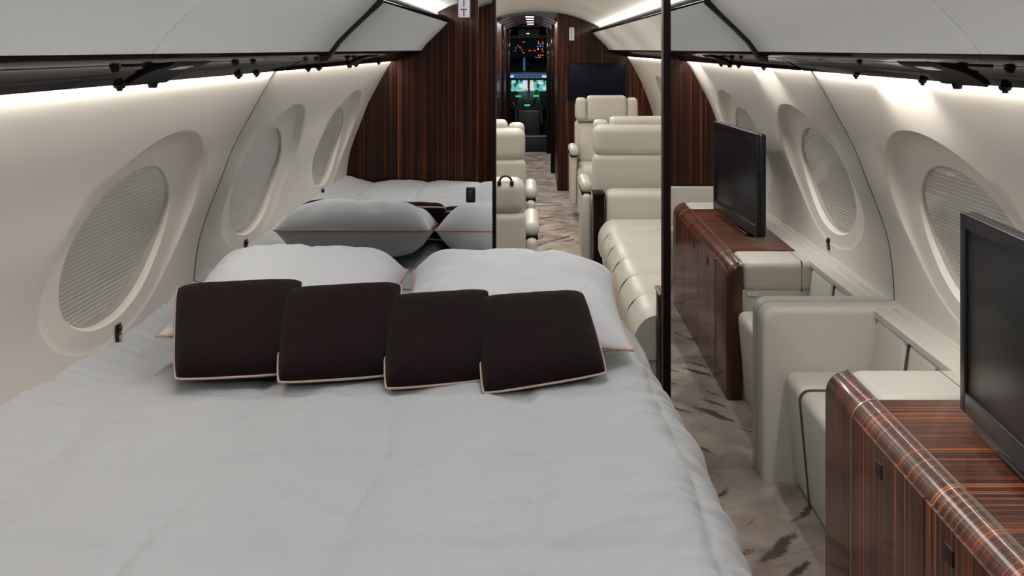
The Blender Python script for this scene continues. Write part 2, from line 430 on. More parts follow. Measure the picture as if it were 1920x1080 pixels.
# door jambs in the passage
for i, (x0, x1, yy) in enumerate(((-.335, -.31, 11.2), (.185, .222, 11.2), (-.335, -.29, 13.3), (.165, .222, 13.3))):
    tag(link('trim_%d' % (5 + i), box(x0, x1, yy, yy + .12, 0, 1.60, .004), trimm), kind='structure')
bm = bmesh.new(); xs = [-.375 + .637 * i / 16 for i in range(17)]
rows = [[bm.verts.new((x, y, 1.632 - .9 * (x + .057) ** 2)) for x in xs] for y in (9.86, 13.5)]
for i in range(16): bm.faces.new((rows[0][i], rows[0][i + 1], rows[1][i + 1], rows[1][i]))
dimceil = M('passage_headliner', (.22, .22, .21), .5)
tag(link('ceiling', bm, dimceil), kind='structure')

# ------------------------------------------------------------------ overhead bins
BIN = [(.668, 1.300), (.505, 1.462), (.528, 1.494), (.56, 1.494), (.60, 1.475), (.80, 1.28), (.815, 1.252), (.800, 1.243), (.676, 1.288)]
def bin_unit(s, ya, yb, label):
    root = thing('overhead_bin', (CX + s * .7, (ya + yb) / 2, 1.26), label, 'overhead bin', 'overhead bins along the cabin sides')
    fx = lambda u, v, t: (CX + s * u, t, v)
    g = .0012
    face = [(.664, 1.302), (.640, 1.335), (.60, 1.375), (.555, 1.418), (.515, 1.460), (.53, 1.470), (.57, 1.43), (.615, 1.385), (.655, 1.345), (.676, 1.312)]
    # slightly bowed grey door
    link('door_panel', poly_prism(face, fx, ya + g, yb - g), binm, root, ang=50)
    under = [(.664, 1.300), (.680, 1.312), (.812, 1.270), (.815, 1.250), (.803, 1.243), (.785, 1.257), (.76, 1.271), (.72, 1.283), (.672, 1.291), (.664, 1.294)]
    link('trim_rail', poly_prism(under, fx, ya, yb), trimm, root, ang=50)
    lip = [(.515, 1.4605), (.506, 1.464), (.506, 1.474), (.527, 1.497), (.540, 1.497), (.545, 1.475), (.53, 1.4705)]
    link('top_rail', poly_prism(lip, fx, ya, yb), trimm, root, ang=50)
    inner = [(.535, 1.474), (.60, 1.474), (.79, 1.30), (.80, 1.276), (.68, 1.315), (.62, 1.386)]
    link('housing', poly_prism(inner, fx, ya + g, yb - g), blackm, root, ang=50)
    return root
bin_unit(-1, .602, 1.76, 'long pale grey overhead bin nearest the viewer on the left wall above the bed')
bin_unit(-1, 1.762, 3.285, 'pale grey overhead bin on the left wall between the thin door seam and the mirror')
bin_unit(1, .602, 1.65, 'pale grey overhead bin at the top right corner above the television')
bin_unit(1, 1.652, 3.285, 'pale grey overhead bin on the right wall running up to the mirror')
bin_unit(1, 3.36, 5.1, 'overhead bin on the right just past the doorway, above the divan')
bin_unit(1, 5.102, 6.8, 'middle of the three overhead bins seen through the doorway on the right')
bin_unit(1, 6.802, 9.78, 'farthest overhead bin seen through the doorway, touching the far wooden wall')
# dark gasket where bins meet the mirror
for s, nm in ((-1, 'left'), (1, 'right')):
    pts = [(.672, 1.278), (.658, 1.300), (.636, 1.331), (.597, 1.371), (.552, 1.413), (.505, 1.456), (.50, 1.50), (.54, 1.50), (.60, 1.42), (.69, 1.33), (.70, 1.272)]
    o = link('bin_gasket', poly_prism(pts, lambda u, v, t: (CX + s * (u - .004), t, v - .004), 3.286, 3.2995), blackm, ang=50)
    tag(o, 'black strip edging the mirror along the %s overhead bin' % nm, 'edge strip', 'strips between bins and mirror')

# reading-light panels and air outlets under the bins
def und(wv): return interp([(.664, 1.294), (.672, 1.291), (.72, 1.283), (.76, 1.271), (.785, 1.257), (.803, 1.243)], wv)
def psu(s, y, label):
    root = thing('reading_light_panel', (CX + s * .74, y, und(.74)), label, 'reading light')
    def fn(u, v, t):  # tilt with the rail
        return (CX + s * u, y + v, und(u) - .002 - t)
    us = [.706, .72, .735, .75, .765, .78, .792, .801]
    top = [(u, und(u) + .001) for u in us]; bot = [(u, und(u) - .0065) for u in us]
    bot[0] = (.709, bot[0][1] + .003); bot[-1] = (.799, bot[-1][1] + .002)
    h = link('housing', poly_prism(top + bot[::-1], lambda u, v, t: (CX + s * u, t, v), y - .11, y + .11), matt, root, ang=40)
    us = [.722, .732, .742]
    sub('lens', poly_prism([(u, und(u)) for u in us] + [(u, und(u) - .008) for u in us[::-1]], lambda u, v, t: (CX + s * u, t, v), y - .045, y + .045), silver, h, root)
    t = cyl((0, 0, 0), .012, .012, seg=16, r2=.008)
    for v in t.verts: v.co = Vector((CX + s * (.803 + v.co.x), y + .04 + v.co.y, 1.2435 - v.co.z))
    sub('nozzle', t, matt, h, root)
    return root
psu(-1, 2.11, 'black reading light panel under the left bin above the large oval window')
psu(1, 2.05, 'black reading light panel under the right bin above the television')
def gasper(s, y, label, big=1):
    root = thing('air_outlet', (CX + s * .80, y, 1.243), label, 'air outlet', 'round air outlets under the bins')
    b = cyl((CX + s * .804, y, 1.2435), .013 * big, -.007, seg=18, r2=.009 * big); link('outlet_ring', b, matt, root)
    link('nozzle', cyl((CX + s * .804, y, 1.2368), 0.006 * big, -.005, seg=14, r2=.005 * big), matt, root)
gasper(-1, 1.98, 'black air outlet just left of the left reading light panel')
gasper(-1, 2.78, 'first of two small air outlets under the left bin close to the mirror')
gasper(-1, 2.96, 'second of two small air outlets under the left bin, nearest the mirror', .8)
gasper(1, 1.88, 'black air outlet right of the right reading light panel')
gasper(1, 2.28, 'small air outlet under the right reading light panel', .8)
gasper(1, 2.75, 'small air outlet under the right bin towards the mirror', .7)
gasper(-1, 1.30, 'air outlet under the left bin seen only in the mirror', .8)

# ------------------------------------------------------------------ ledge, right side
pts = [(1.00, .500), (1.00, .517), (1.012, .523), (1.04, .523), (1.043, .519), (1.047, .523), (1.075, .523), (1.080, .530), (1.096, .530), (1.10, .50)]
o = link('trim_9', poly_prism(pts, lambda u, v, t: (CX + u, t, v), .60, 3.298), leather, ang=30); tag(o, kind='structure')

# ------------------------------------------------------------------ switches, placards
def wall_pt(s, y, z): x, zz = Pn(s, z, -.001); return x, y, zz
def switch(s, y, z, label, col=plastic):
    x, yy, zz = wall_pt(s, y, z)
    root = thing('rocker_switch', (x, yy, zz), label, 'switch', 'window shade switches below the oval windows')
    link('plate', box(x - .003, x + .003, yy - .016, yy + .016, zz - .023, zz + .023, .0028, 2), col, root)
    for k in (-1, 1):
        link('button', box(x - s * .0055 - .002, x - s * .0055 + .002, yy - .009, yy + .009, zz + k * .010 - .006, zz + k * .010 + .006, .0015, 2), darkmetal if k > 0 else silver, root)
switch(-1, 2.70, .588, 'small dark switch under the large left window')
switch(-1, 1.28, .588, 'small dark switch under the left window seen only in the mirror')
switch(1, 2.57, .570, 'small black switch under the right window beside the ledge')
def placard(s, y, z, label, ln=.115, hh=.018):
    x, yy, zz = wall_pt(s, y, z)
    o = link('placard', box(x - .0015, x + .0015, yy - ln / 2, yy + ln / 2, zz - hh / 2, zz + hh / 2), silver); tag(o, label, 'placard')
placard(1, 1.85, .548, 'small grey metal placard above the right ledge behind the television, seen in the mirror')
placard(-1, 1.92, .60, 'small pale placard on the left wall above the duvet, seen in the mirror', .08, .014)
# black door latch on the mirror
root = thing('door_latch', (-.194, YM, .857), 'small black oval latch on the mirror left of the doorway', 'latch')
link('plate', box(-.209, -.180, YM - .006, YM + .001, .833, .880, .005, 3), plastic, root)
link('slider', box(-.201, -.188, YM - .010, YM - .005, .842, .871, .003, 2), blackm, root)
# EXIT signs
def exit_sign(x, y, z0, wd, ht, label):
    root = thing('exit_sign', (x, y, z0), label, 'sign')
    link('plate', box(x - wd / 2, x + wd / 2, y - .006, y, z0, z0 + ht, .0015, 2), white_pl, root)
    link('border', box(x - wd / 2 - .0022, x + wd / 2 + .0022, y - .004, y, z0 - .0022, z0 + ht + .0022, .001, 1), blackm, root)
    for i, ch in enumerate('EXIT'):
        cu = bpy.data.curves.new('letter', 'FONT'); cu.body = ch; cu.size = .034 * ht / .125; cu.extrude = .0006; cu.align_x = 'CENTER'
        t = bpy.data.objects.new('letter', cu); C.objects.link(t); dg = bpy.context.evaluated_depsgraph_get()
        me = bpy.data.meshes.new_from_object(t.evaluated_get(dg)); bpy.data.objects.remove(t)
        me.materials.clear(); me.materials.append(redm)
        o = bpy.data.objects.new('letter', me); C.objects.link(o); o.parent = root
        o.rotation_euler = (math.pi / 2, 0, 0); o.location = (0, -.0066, ht - (i + 1) * ht / 4.15 - .001)
exit_sign(-.2155, YM, 1.408, .036, .125, 'white vertical EXIT sign at the top of the mirror left of the doorway')
exit_sign(.354, 9.80, 1.39, .046, .12, 'white vertical EXIT sign on the far wooden wall beside the cockpit passage')

# ------------------------------------------------------------------ bed and duvet
ZB = .555
bed = thing('bed', (-.35, 1.95, 0), 'wide bed base and mattress hidden under the white duvet', 'bed')
link('base', box(-.90, .20, .66, 3.27, .0, .26, .02), leather, bed)
link('mattress', box(-.99, .25, .64, 3.27, .26, .515, .05, 4), cottonm, bed)
def side_x(y): return interp([(.6, .372), (1.8, .360), (2.14, .350), (2.64, .333), (2.9, .318), (3.1, .295), (3.28, .262)], y)
def duvet_pt(u, y):
    """u: 0 at left wall ... 1 at the floor side"""
    xs = side_x(y); xl = CX - W(.58) - .022
    L1 = (xs - .13) - xl; Lc = .26; L2 = .30; L = u * (L1 + Lc + L2)
    if L < L1:
        x = xl + L; z = ZB + .030 * math.exp(-((x - xl) / .09) ** 2) ; n = Vector((0, 0, 1))
        z -= .020 * smooth(.30, .05, abs(x - (xs - .13))) * 0
    elif L < L1 + Lc:
        t = (L - L1) / Lc; a = t * math.pi / 2
        x = xs - .13 + .13 * math.sin(a) ** 1.0; z = ZB - .20 * (1 - math.cos(a)); n = Vector((math.sin(a), 0, math.cos(a)))
    else:
        t = (L - L1 - Lc) / L2; x = xs - .012 * t - .0 ; z = ZB - .20 - L2 * t; n = Vector((1, 0, 0))
    # quilting: stitched grid with puffs
    wx = noise.noise(Vector((y * 2.3, x * .8, 3))) * .10; gx = (L + xl + .30) / .30 + wx; gy = (y - 1.61) / .36 + .10 * noise.noise(Vector((x * 2.5, y, 8)))
    dx = abs(gx - round(gx)) * .30; dy = abs(gy - round(gy)) * .36
    wob = .03 * noise.noise(Vector((x * 3, y * 3, 0)))
    cell = noise.noise(Vector((math.floor(gx) * 1.7, math.floor(gy) * 2.3, 4)))
    vis = .55 + .45 * noise.noise(Vector((x * 2.1 + 5, y * 2.1, 2))); seam = -.007 * vis * math.exp(-(dx / .016) ** 2) - .007 * vis * math.exp(-(dy / .016) ** 2)
    puff = .014 * min(1, dx / .10) ** .6 * min(1, dy / .10) ** .6 * (.8 + .5 * cell)
    # wrinkles radiating from seams and the edges
    q = Vector((x * 2.2, y * 2.2, 1.3)); w1 = noise.noise(q) * .012
    q = Vector((x * 3.5 + y * 2.0, y * 13 - x * 6, 2.1)); w2 = (1 - abs(noise.noise(q)) * 2.2) ** 3 * .0048
    q = Vector((x * 14 + .4 * y, y * 5 + x * 3, 5.1)); w3 = noise.noise(q) * .0034 * (1 + 2 * math.exp(-(dy / .05) ** 2))
    edge = smooth(.30, .0, x - xl); q = Vector((x * 4 + y * 9, y * 20 + x * 4, 7)); w4 = edge * smooth(-.01, .07, x - xl) * (abs(noise.noise(q)) * .014 + .008 * noise.noise(Vector((x*6, y * 6, 3))))
    e2 = smooth(-.12, .10, x - (xs - .13)); q = Vector((L * 5, y * 16 - L * 9, 9)); w5 = e2 * abs(noise.noise(q)) * .016
    pl = -.02 * smooth(2.35, 2.6, y) * smooth(3.2, 2.9, y) * smooth(.26, .15, x)
    d = seam + puff + w1 + w2 + w3 + w4 + w5
    if y > 3.1: d *= 1 - smooth(3.1, 3.27, y) * .6
    p = Vector((x, y, z + pl)) + n * d
    return p
NU, NV = 260, 330
bm = bmesh.new(); G = []
for j in range(NV + 1):
    y = .625 + (3.2965 - .625) * j / NV
    G.append([bm.verts.new(duvet_pt(i / NU, y)) for i in range(NU + 1)])
for A, B in zip(G, G[1:]):
    for i in range(NU): bm.faces.new((A[i], A[i + 1], B[i + 1], B[i]))
# give the cloth thickness: fold the border under
dv = link('duvet', bm, cottonm, ang=180)
md = dv.modifiers.new('thickness', 'SOLIDIFY'); md.thickness = .012; md.offset = -1
tag(dv, 'large rumpled white quilted duvet spread over the bed', 'duvet')

# ------------------------------------------------------------------ pillows and cushions
def pillow_bm(c, up, dn, n=44, pw=2.4, wr=.006, seed=0, pinch=.0, corner=.0, nrm=None, skew=0):
    """c: four corners (back-left, back-right, front-right, front-left); up/dn thickness above and below the seam plane"""
    BL, BR, FR, FL = [Vector(v) for v in c]; bm = bmesh.new()
    nrm = nrm or ((BR - FL).cross(BL - FR)).normalized()
    if nrm.z < 0: nrm = -nrm
    def P(u, v):
        # u across, v back->front; edges bow inwards a little between the corners
        uu = u; vv = v
        p = (BL * (1 - uu) + BR * uu) * (1 - vv) + (FL * (1 - uu) + FR * uu) * vv
        cen = (BL + BR + FR + FL) / 4; a = 2 * u - 1; b = 2 * v - 1
        ex = (BR - BL + FR - FL) / 4; ey = (FL - BL + FR - BR) / 4
        p -= ex * a * pinch * (1 - b * b) * abs(a) ** 3; p -= ey * b * pinch * (1 - a * a) * abs(b) ** 3
        if corner:  # round the corners
            k = (abs(a) * abs(b)) ** 6 * corner; p -= (ex * a + ey * b) * k
        return p
    def H(u, v):
        a = abs(2 * u - 1); b = abs(2 * v - 1)
        return (1 - a ** pw) ** .62 * (1 - b ** pw) ** .62 * (1 + skew * (.5 - v))
    def w_(u, v, s):
        a = 2 * u - 1; b = 2 * v - 1; e = max(abs(a), abs(b))
        r = wr * (abs(noise.noise(Vector((a * 2.4 + seed, b * 2.4, s * 3)))) - .15)
        ang = math.atan2(b, a); r += wr * 1.1 * smooth(.35, .95, e) * noise.noise(Vector((ang * 5 + seed, e * .9, s)))
        return r * min(1, 6 * (1 - e))
    top = [[None] * (n + 1) for _ in range(n + 1)]; bot = [[None] * (n + 1) for _ in range(n + 1)]
    for j in range(n + 1):
        for i in range(n + 1):
            u = .5 - .5 * math.cos(math.pi * i / n) if True else i / n; v = .5 - .5 * math.cos(math.pi * j / n)
            u = .55 * u + .45 * i / n; v = .55 * v + .45 * j / n
            p = P(u, v); e = i in (0, n) or j in (0, n)
            top[j][i] = bm.verts.new(p + nrm * (up * H(u, v) + w_(u, v, 1)))
            bot[j][i] = top[j][i] if e else bm.verts.new(p - nrm * (dn * H(u, v) + w_(u, v, 2)))
    for L in (top, bot):
        for j in range(n):
            for i in range(n):
                vs = (L[j][i], L[j][i + 1], L[j + 1][i + 1], L[j + 1][i])
                try: bm.faces.new(vs)
                except ValueError: pass
    rim = [top[0][i].co.copy() for i in range(n + 1)] + [top[j][n].co.copy() for j in range(1, n + 1)] + \
          [top[n][i].co.copy() for i in range(n - 1, -1, -1)] + [top[j][0].co.copy() for j in range(n - 1, 0, -1)]
    return bm, rim
def pillow(name, c, up, dn, label, cat, group, mat, pmat, pr, **k):
    cen = sum((Vector(v) for v in c), Vector()) / 4
    root = thing(name, (cen.x, cen.y, min(v[2] for v in c) - .01), label, cat, group)
    bm, rim = pillow_bm(c, up, dn, **k)
    link('cover', bm, mat, root, ang=180); link('piping', tube(rim, pr, 6, True), pmat, root, ang=180)
pillow('pillow', [(-.887, 2.975, .690), (-.352, 2.975, .690), (-.35, 2.50, .640), (-.885, 2.49, .636)], .086, .09,
       'white pillow with copper piping at the left of the bed head', 'pillow', 'white pillows at the head of the bed', pillowm, piping_w, .0032, seed=1.3, pinch=.06, wr=.013, pw=4.0, skew=.75)
pillow('pillow', [(-.336, 2.975, .690), (.226, 2.955, .680), (.236, 2.50, .600), (-.33, 2.50, .640)], .086, .09,
       'white pillow with copper piping at the right of the bed head, beside the doorway', 'pillow', 'white pillows at the head of the bed', pillowm, piping_w, .0032, seed=5.1, pinch=.06, wr=.013, pw=4.0, skew=.75)
def at(px, py, z=None, d=None):
    if d is None: d = (CAMZ - z) * F / (py - VY)
    return ((px - VX) * d / F, d, CAMZ - (py - VY) * d / F)
cush = [
 ((331, 539), (570, 527), (548, 700), (327, 712), 'leftmost dark brown velvet cushion leaning on the left white pillow'),
 ((530, 546), (754, 533), (732, 704), (520, 718), 'second dark brown velvet cushion from the left, leaning on the left white pillow'),
 ((724, 560), (932, 546), (915, 712), (722, 730), 'third dark brown velvet cushion from the left, across the gap between the pillows'),
 ((896, 561), (1095, 549), (1138, 700), (905, 739), 'rightmost dark brown velvet cushion leaning on the right white pillow')]
for i, (a, b, c_, d_, lab) in enumerate(cush):
    # resting on the duvet, tops tipped back; each overlaps the one to its left
    off = -.022 * i
    A = at(*a, d=2.60); B = at(*b, d=2.655); Cc = at(*c_, d=2.40); D = at(*d_, d=2.325)
    pillow('throw_cushion', [A, B, Cc, D], .036, .034, lab, 'cushion', 'dark velvet cushions across the bed', velvet, piping_d, .0030,
           seed=i * 3.7, pinch=-.012, pw=7, wr=.0022, corner=.02, n=36, nrm=None)

# ------------------------------------------------------------------ lounge seat by the right wall
seat = thing('lounge_seat', (.95, 2.95, 0), 'cream leather single seat between the wooden cabinet and the mirror', 'seat')
def seat_front(x, y, z):  # front face leans out slightly towards the floor
    return (x + (.0 if x > .9 else .03 * (1 - z / .34)), y, z)
for ya, yb in ((2.645, 3.030), (3.034, 3.215)):
    t = box(.755, 1.045, ya, yb, .0, .340, .032, 5, fn=seat_front)
    link('seat_cushion', t, leather, seat)
link('seam', seam_strip(round_prof(.7575, 1.03, .0, .3375, .032, .029), 3.032, .0012), leather_dk, seat)
for ya, yb in ((2.645, 2.935), (2.941, 3.215)):
    t = box(1.015, 1.10, ya, yb, .30, .512, .030, 5, fn=lambda x, y, z: (x + (z - .34) * .12, y, z))
    link('backrest', t, leather, seat)
link('seam', seam_strip([(1.09, .31), (1.10, .51), (1.062, .509), (1.045, .503), (1.035, .490), (1.014, .34), (1.012, .31)], 2.938, .0022), leather_dk, seat)
t = box(.690, 1.115, 3.222, 3.288, -.08, .527, .06, 6)
for v in t.verts: v.co.z = max(v.co.z, .0)
t2 = bmesh.new()
# divider arm: rounded upper front corner
def arm_outline(x0, x1, z1, r, n=10):
    pts = [(x1, 0), (x1, z1)]
    for k in range(n + 1):
        a = math.pi / 2 + math.pi / 2 * k / n; pts.append((x0 + r + r * math.cos(a), z1 - r + r * math.sin(a)))
    pts.append((x0, 0)); return pts
def arm_bm(x0, x1, y0, y1, z1, r, bev=.014):
    bm = poly_prism(arm_outline(x0, x1, z1, r), lambda u, v, t: (u, t, v), y0, y1)
    bmesh.ops.recalc_face_normals(bm, faces=bm.faces)
    ed = [e for e in bm.edges if len(e.link_faces) == 2 and e.calc_face_angle() > .9 and max(v.co.z for v in e.verts) > .01]
    ed = [e for e in bm.edges if abs(e.verts[0].co.y - y0) < 1e-6 and abs(e.verts[1].co.y - y0) < 1e-6 and max(v.co.z for v in e.verts) > .01 and not (e.verts[0].co.x > x1 - .001 and e.verts[1].co.x > x1 - .001)]
    bmesh.ops.bevel(bm, geom=ed, offset=bev, segments=4, profile=.5, affect='EDGES')
    return bm
t.free(); t2.free()
arm = link('armrest', arm_bm(.695, 1.118, 3.215, 3.2985, .527, .045, .022), leather, seat, ang=60)

# aft seat seen only in the mirror
seat2 = thing('lounge_seat', (.95, .9, 0), 'cream leather seat next to the rear wooden wall, seen in the mirror', 'seat')
link('seat_cushion', box(.755, 1.045, .70, 1.07, .0, .340, .032, 5, fn=seat_front), leather, seat2)
link('backrest', box(1.015, 1.10, .70, 1.07, .30, .512, .030, 5), leather, seat2)
link('armrest', arm_bm(.695, 1.118, .605, .69, .537, .045), leather, seat2, ang=60)

# ------------------------------------------------------------------ wooden cabinet with padded ends
cab = thing('cabinet', (.9, 1.87, 0), 'glossy striped wooden cabinet carrying the television', 'cabinet')
XF, ZT = .722, .515
def cab_prof(x0=XF, r=.055, x1=1.085, z1=ZT):
    pts = [(x1, 0), (x1, z1)]
    for k in range(13):
        a = math.pi / 2 + math.pi / 2 * k / 12; pts.append((x0 + r + r * math.cos(a), z1 - r + r * math.sin(a)))
    pts.append((x0, 0)); return pts
fx = lambda u, v, t: (u, t, v)
link('body', poly_prism(cab_prof(), fx, 1.325, 2.405), wood_cab, cab, ang=50)
def ridge(y0, y1):   # wooden cap that wraps the pad ends
    outer = []; r = .055
    pts = [(XF + r, ZT), ]
    for k in range(1, 13):
        a = math.pi / 2 + math.pi / 2 * k / 12; pts.append((XF + r + r * math.cos(a), ZT - r + r * math.sin(a)))
    pts += [(XF, 0), (XF + r, 0)]
    bm = poly_prism(pts, fx, y0, y1); 
    return bm
def cap(y0, y1, far):
    bm = ridge(y0, y1); bmesh.ops.recalc_face_normals(bm, faces=bm.faces)
    ye = y1 if far else y0
    ed = [e for e in bm.edges if abs(e.verts[0].co.y - ye) < 1e-6 and abs(e.verts[1].co.y - ye) < 1e-6 and max(v.co.z for v in e.verts) > .01
          and not (e.verts[0].co.x > XF + .05 and e.verts[1].co.x > XF + .05)]
    bmesh.ops.bevel(bm, geom=ed, offset=.024, segments=5, profile=.5, affect='EDGES')
    return bm
link('end_cap', cap(2.412, 2.645, True), wood_cab, cab, ang=50)
link('end_cap', cap(1.09, 1.318, False), wood_cab, cab, ang=50)
for y in (2.4085, 1.3215):  # chrome joint strips
    t = poly_prism(cab_prof(XF - .0015, .055, .778, ZT + .0012), fx, y - .0035, y + .0035); link('metal_strip', t, silver, cab, ang=50)
link('metal_strip', box(XF + .053, XF + .057, 1.10, 2.63, ZT - .006, ZT + .0022), silver, cab)
pads = []
for ya, yb in ((2.412, 2.64), (1.09, 1.318)):
    p = link('armrest_pad', box(XF + .057, 1.085, ya, yb, .40, ZT + .002, .028, 5), leather, cab); 
    link('side_panel', box(XF + .057, 1.08, ya + .006, yb - .006, .0, .41, .004, 2), leather, cab)
    sub('seam', box(1.0, 1.004, ya + .001, yb + .0004, .402, ZT + .0028, .028, 5), leather_dk, p, cab)
sub('latch', box(XF + .075, XF + .12, 2.634, 2.6375, .388, .402, .001, 1), silver, pads[0] if pads else cab, cab) if pads else \
    link('latch', box(XF + .075, XF + .12, 2.634, 2.6385, .388, .402, .001, 1), silver, cab)
# doors with push latches
for ya, yb, yl in ((1.96, 2.395, 2.209), (1.50, 1.955, 1.836), ):
    d_ = link('door', box(XF - .0022, XF + .004, ya, yb, .02, .482, .001, 1), wood_cab, cab)
    l_ = sub('push_latch', box(XF - .0045, XF - .001, yl - .018, yl + .018, .420, .450, .001, 1), darkmetal, d_, cab)
d_ = link('door', box(XF - .0022, XF + .004, 1.33, 1.495, .02, .482, .001, 1), wood_cab, cab)

# ------------------------------------------------------------------ television on the cabinet
tv = thing('television', (.90, 1.885, ZT), 'black flat television standing on the wooden cabinet', 'television')
P0 = Vector((.872, 1.49, 0)); P1 = Vector((.918, 2.27, 0)); dv_ = (P1 - P0); Lt = dv_.length; dv_.normalize(); nv = Vector((-dv_.y, dv_.x, 0))  # nv faces the bed
def tvf(l, t, z): q = P0 + dv_ * l + nv * t; return (q.x, q.y, z)
def tvbox(l0, l1, t0, t1, z0, z1, r=.003): return box(l0, l1, t0, t1, z0, z1, r, 3, fn=lambda x, y, z: tvf(x, y, z))
zb, zt_ = .541, .963
link('casing', tvbox(0, Lt, -.035, -.002, zb, zt_, .012), plastic, tv)
fr_ = link('bezel', tvbox(0, .032, -.006, .006, zb, zt_), plastic, tv)
bm = tvbox(Lt - .032, Lt, -.006, .006, zb, zt_); link('bezel', bm, plastic, tv)
link('bezel', tvbox(.03, Lt - .03, -.006, .006, zt_ - .032, zt_), plastic, tv)
link('bezel', tvbox(.03, Lt - .03, -.006, .006, zb, zb + .045), plastic, tv)
link('screen', tvbox(.031, Lt - .031, -.004, .0015, zb + .044, zt_ - .031, .0005), screenm, tv)
link('stand', tvbox(Lt / 2 - .06, Lt / 2 + .06, -.028, -.008, ZT + .006, zb + .02, .004), plastic, tv)
link('foot', tvbox(Lt / 2 - .20, Lt / 2 + .20, -.085, .0, ZT + .001, ZT + .010, .004), darkmetal, tv)

# ------------------------------------------------------------------ forward cabin furniture
def armchair(loc, rot, label, wd=.255, h=.93, head=True, group='cream leather club chairs in the forward cabin'):
    r = thing('club_chair', loc, label, 'armchair', group, local=True); r.rotation_euler = (0, 0, rot)
    k = h / .93
    lean = lambda x, y, z: (x, y + max(0, z - .36) * .16, z)
    link('pedestal', box(-.18, .18, -.16, .16, 0, .08, .01), blackm, r)
    link('base', box(-wd + .01, wd - .01, -.27, .20, .07, .31, .04, 4), leather, r)
    t = box(-wd, wd, -.33, .14, .03, .42, .06, 6, fn=lambda x, y, z: (x, y - .0 * z, z)); link('seat_cushion', t, leather, r)
    link('back_shell', box(-wd, wd, .16, .27, .12, .735 * k, .035, 5, fn=lean), leather, r)
    link('backrest', box(-wd + .025, wd - .025, .08, .17, .40, .72 * k, .04, 5, fn=lean), leather, r)
    link('back_cap', box(-wd + .004, wd - .004, .085, .268, .725 * k, .895 * k, .045, 6, fn=lean), leather, r)
    if head:
        hd = link('headrest', box(-wd * .62, wd * .62, .055, .20, .735, .935, .03, 5, fn=lean), leather, r)
        for sg in (-1, 1):
            link('headrest_wing', box(*sorted((sg * wd * .63, sg * wd * .97)), .06, .18, .745, .918, .028, 5, fn=lean), leather, r)
    for sg in (-1, 1):
        a = link('armrest', box(*sorted((sg * (wd + .002), sg * (wd + .05))), -.26, .20, .12, .50, .02, 4, fn=lambda x, y, z: (x, y, z + (.02 * (-y) if z > .4 else 0))), leather, r)
        link('armrest_pad', box(*sorted((sg * (wd - .012), sg * (wd + .058))), -.30, .14, .497, .560, .028, 5), leather, a)
        link('wood_trim', box(*sorted((sg * (wd + .0), sg * (wd + .053))), -.285, .15, .488, .502, .004, 2), trimm, a)
    return r
armchair((.580, 6.12, 0), math.pi, 'cream leather club chair seen from behind, just past the end of the divan')
armchair((.590, 8.35, 0), 0, 'cream leather club chair facing the viewer in front of the far wall television')
armchair((-.288, 4.72, 0), math.pi, 'nearest cream leather chair left of the aisle, with a dark strap on top', h=.795, head=False)
armchair((-.295, 5.86, 0), math.pi, 'second cream leather chair left of the aisle, seen from behind')
armchair((-.36, 8.30, 0), 0, 'farthest cream leather chair on the left, hidden behind the others') if False else None
# strap handle on the nearest left chair
root = thing('strap_handle', (-.115, 4.40, .760), 'small dark strap loop standing on the nearest left chair', 'strap')
pts = [(-.115 - .026 * math.cos(math.pi * i / 14), 4.40, .756 + .028 * math.sin(math.pi * i / 14)) for i in range(15)]
link('loop', tube(pts, .0045, 8), blackm, root); 
for x in (-.141, -.089): link('stitched_end', box(x - .008, x + .008, 4.39, 4.41, .744, .764, .003), blackm, root)
# divan
dvn = thing('divan', (.65, 4.6, 0), 'long cream leather divan with channelled seat along the right side of the forward cabin', 'sofa')
ys = [3.60, 3.88, 4.22, 4.57, 4.91, 5.24, 5.57]
for a, b in zip(ys, ys[1:]):
    bm = bmesh.new(); r = .085; prof = []
    x0, x1, z1, z0 = .335, 1.02, .42, .255
    for k in range(11):
        an = math.pi - math.pi / 2 * k / 10; prof.append((x0 + r + r * math.cos(an), z1 - r + r * math.sin(an)))
    prof = [(x0 + .03, z0), (x0, z0 + .02)] + prof
    prof += [(x0 + (x1 - x0) * t, z1 + .0) for t in (.25, .4, .6, .8, 1)] + [(x1, z0)]
    m = 10; rows = []
    for j in range(m + 1):
        t = j / m; e = 1 - abs(2 * t - 1) ** 5
        rows.append([bm.verts.new((u + (.010 * (1 - e) if u < .5 else 0), a + .002 + (b - a - .004) * t, v - (.012 * (1 - e) if v > .36 else 0) + .008 * e * (v > .4))) for u, v in prof])
    for A, B in zip(rows, rows[1:]):
        for i in range(len(prof) - 1): bm.faces.new((A[i], A[i + 1], B[i + 1], B[i]))
    bm.faces.new(rows[0]); bm.faces.new(rows[-1][::-1])
    link('seat_cushion', bm, leather, dvn, ang=55)
link('base', box(.375, 1.0, 3.62, 5.56, .13, .395, .01), leather, dvn)
for a in ys[1:-1]:
    link('seam', seam_strip(round_prof(.3415, 1.0, .26, .4135, .080), a, .0014), leather_dk, dvn)
    link('button', cyl((.62, a, .421), .008, .004, seg=12), leather, dvn)
link('end_arm', box(.385, 1.02, 5.58, 5.76, .10, .560, .04, 5), leather, dvn)
for x in (.41, .96):
    for y in (3.68, 5.45): link('leg', cyl((x, y, 0), .014, .26, seg=14, r2=.024), trimm, dvn)
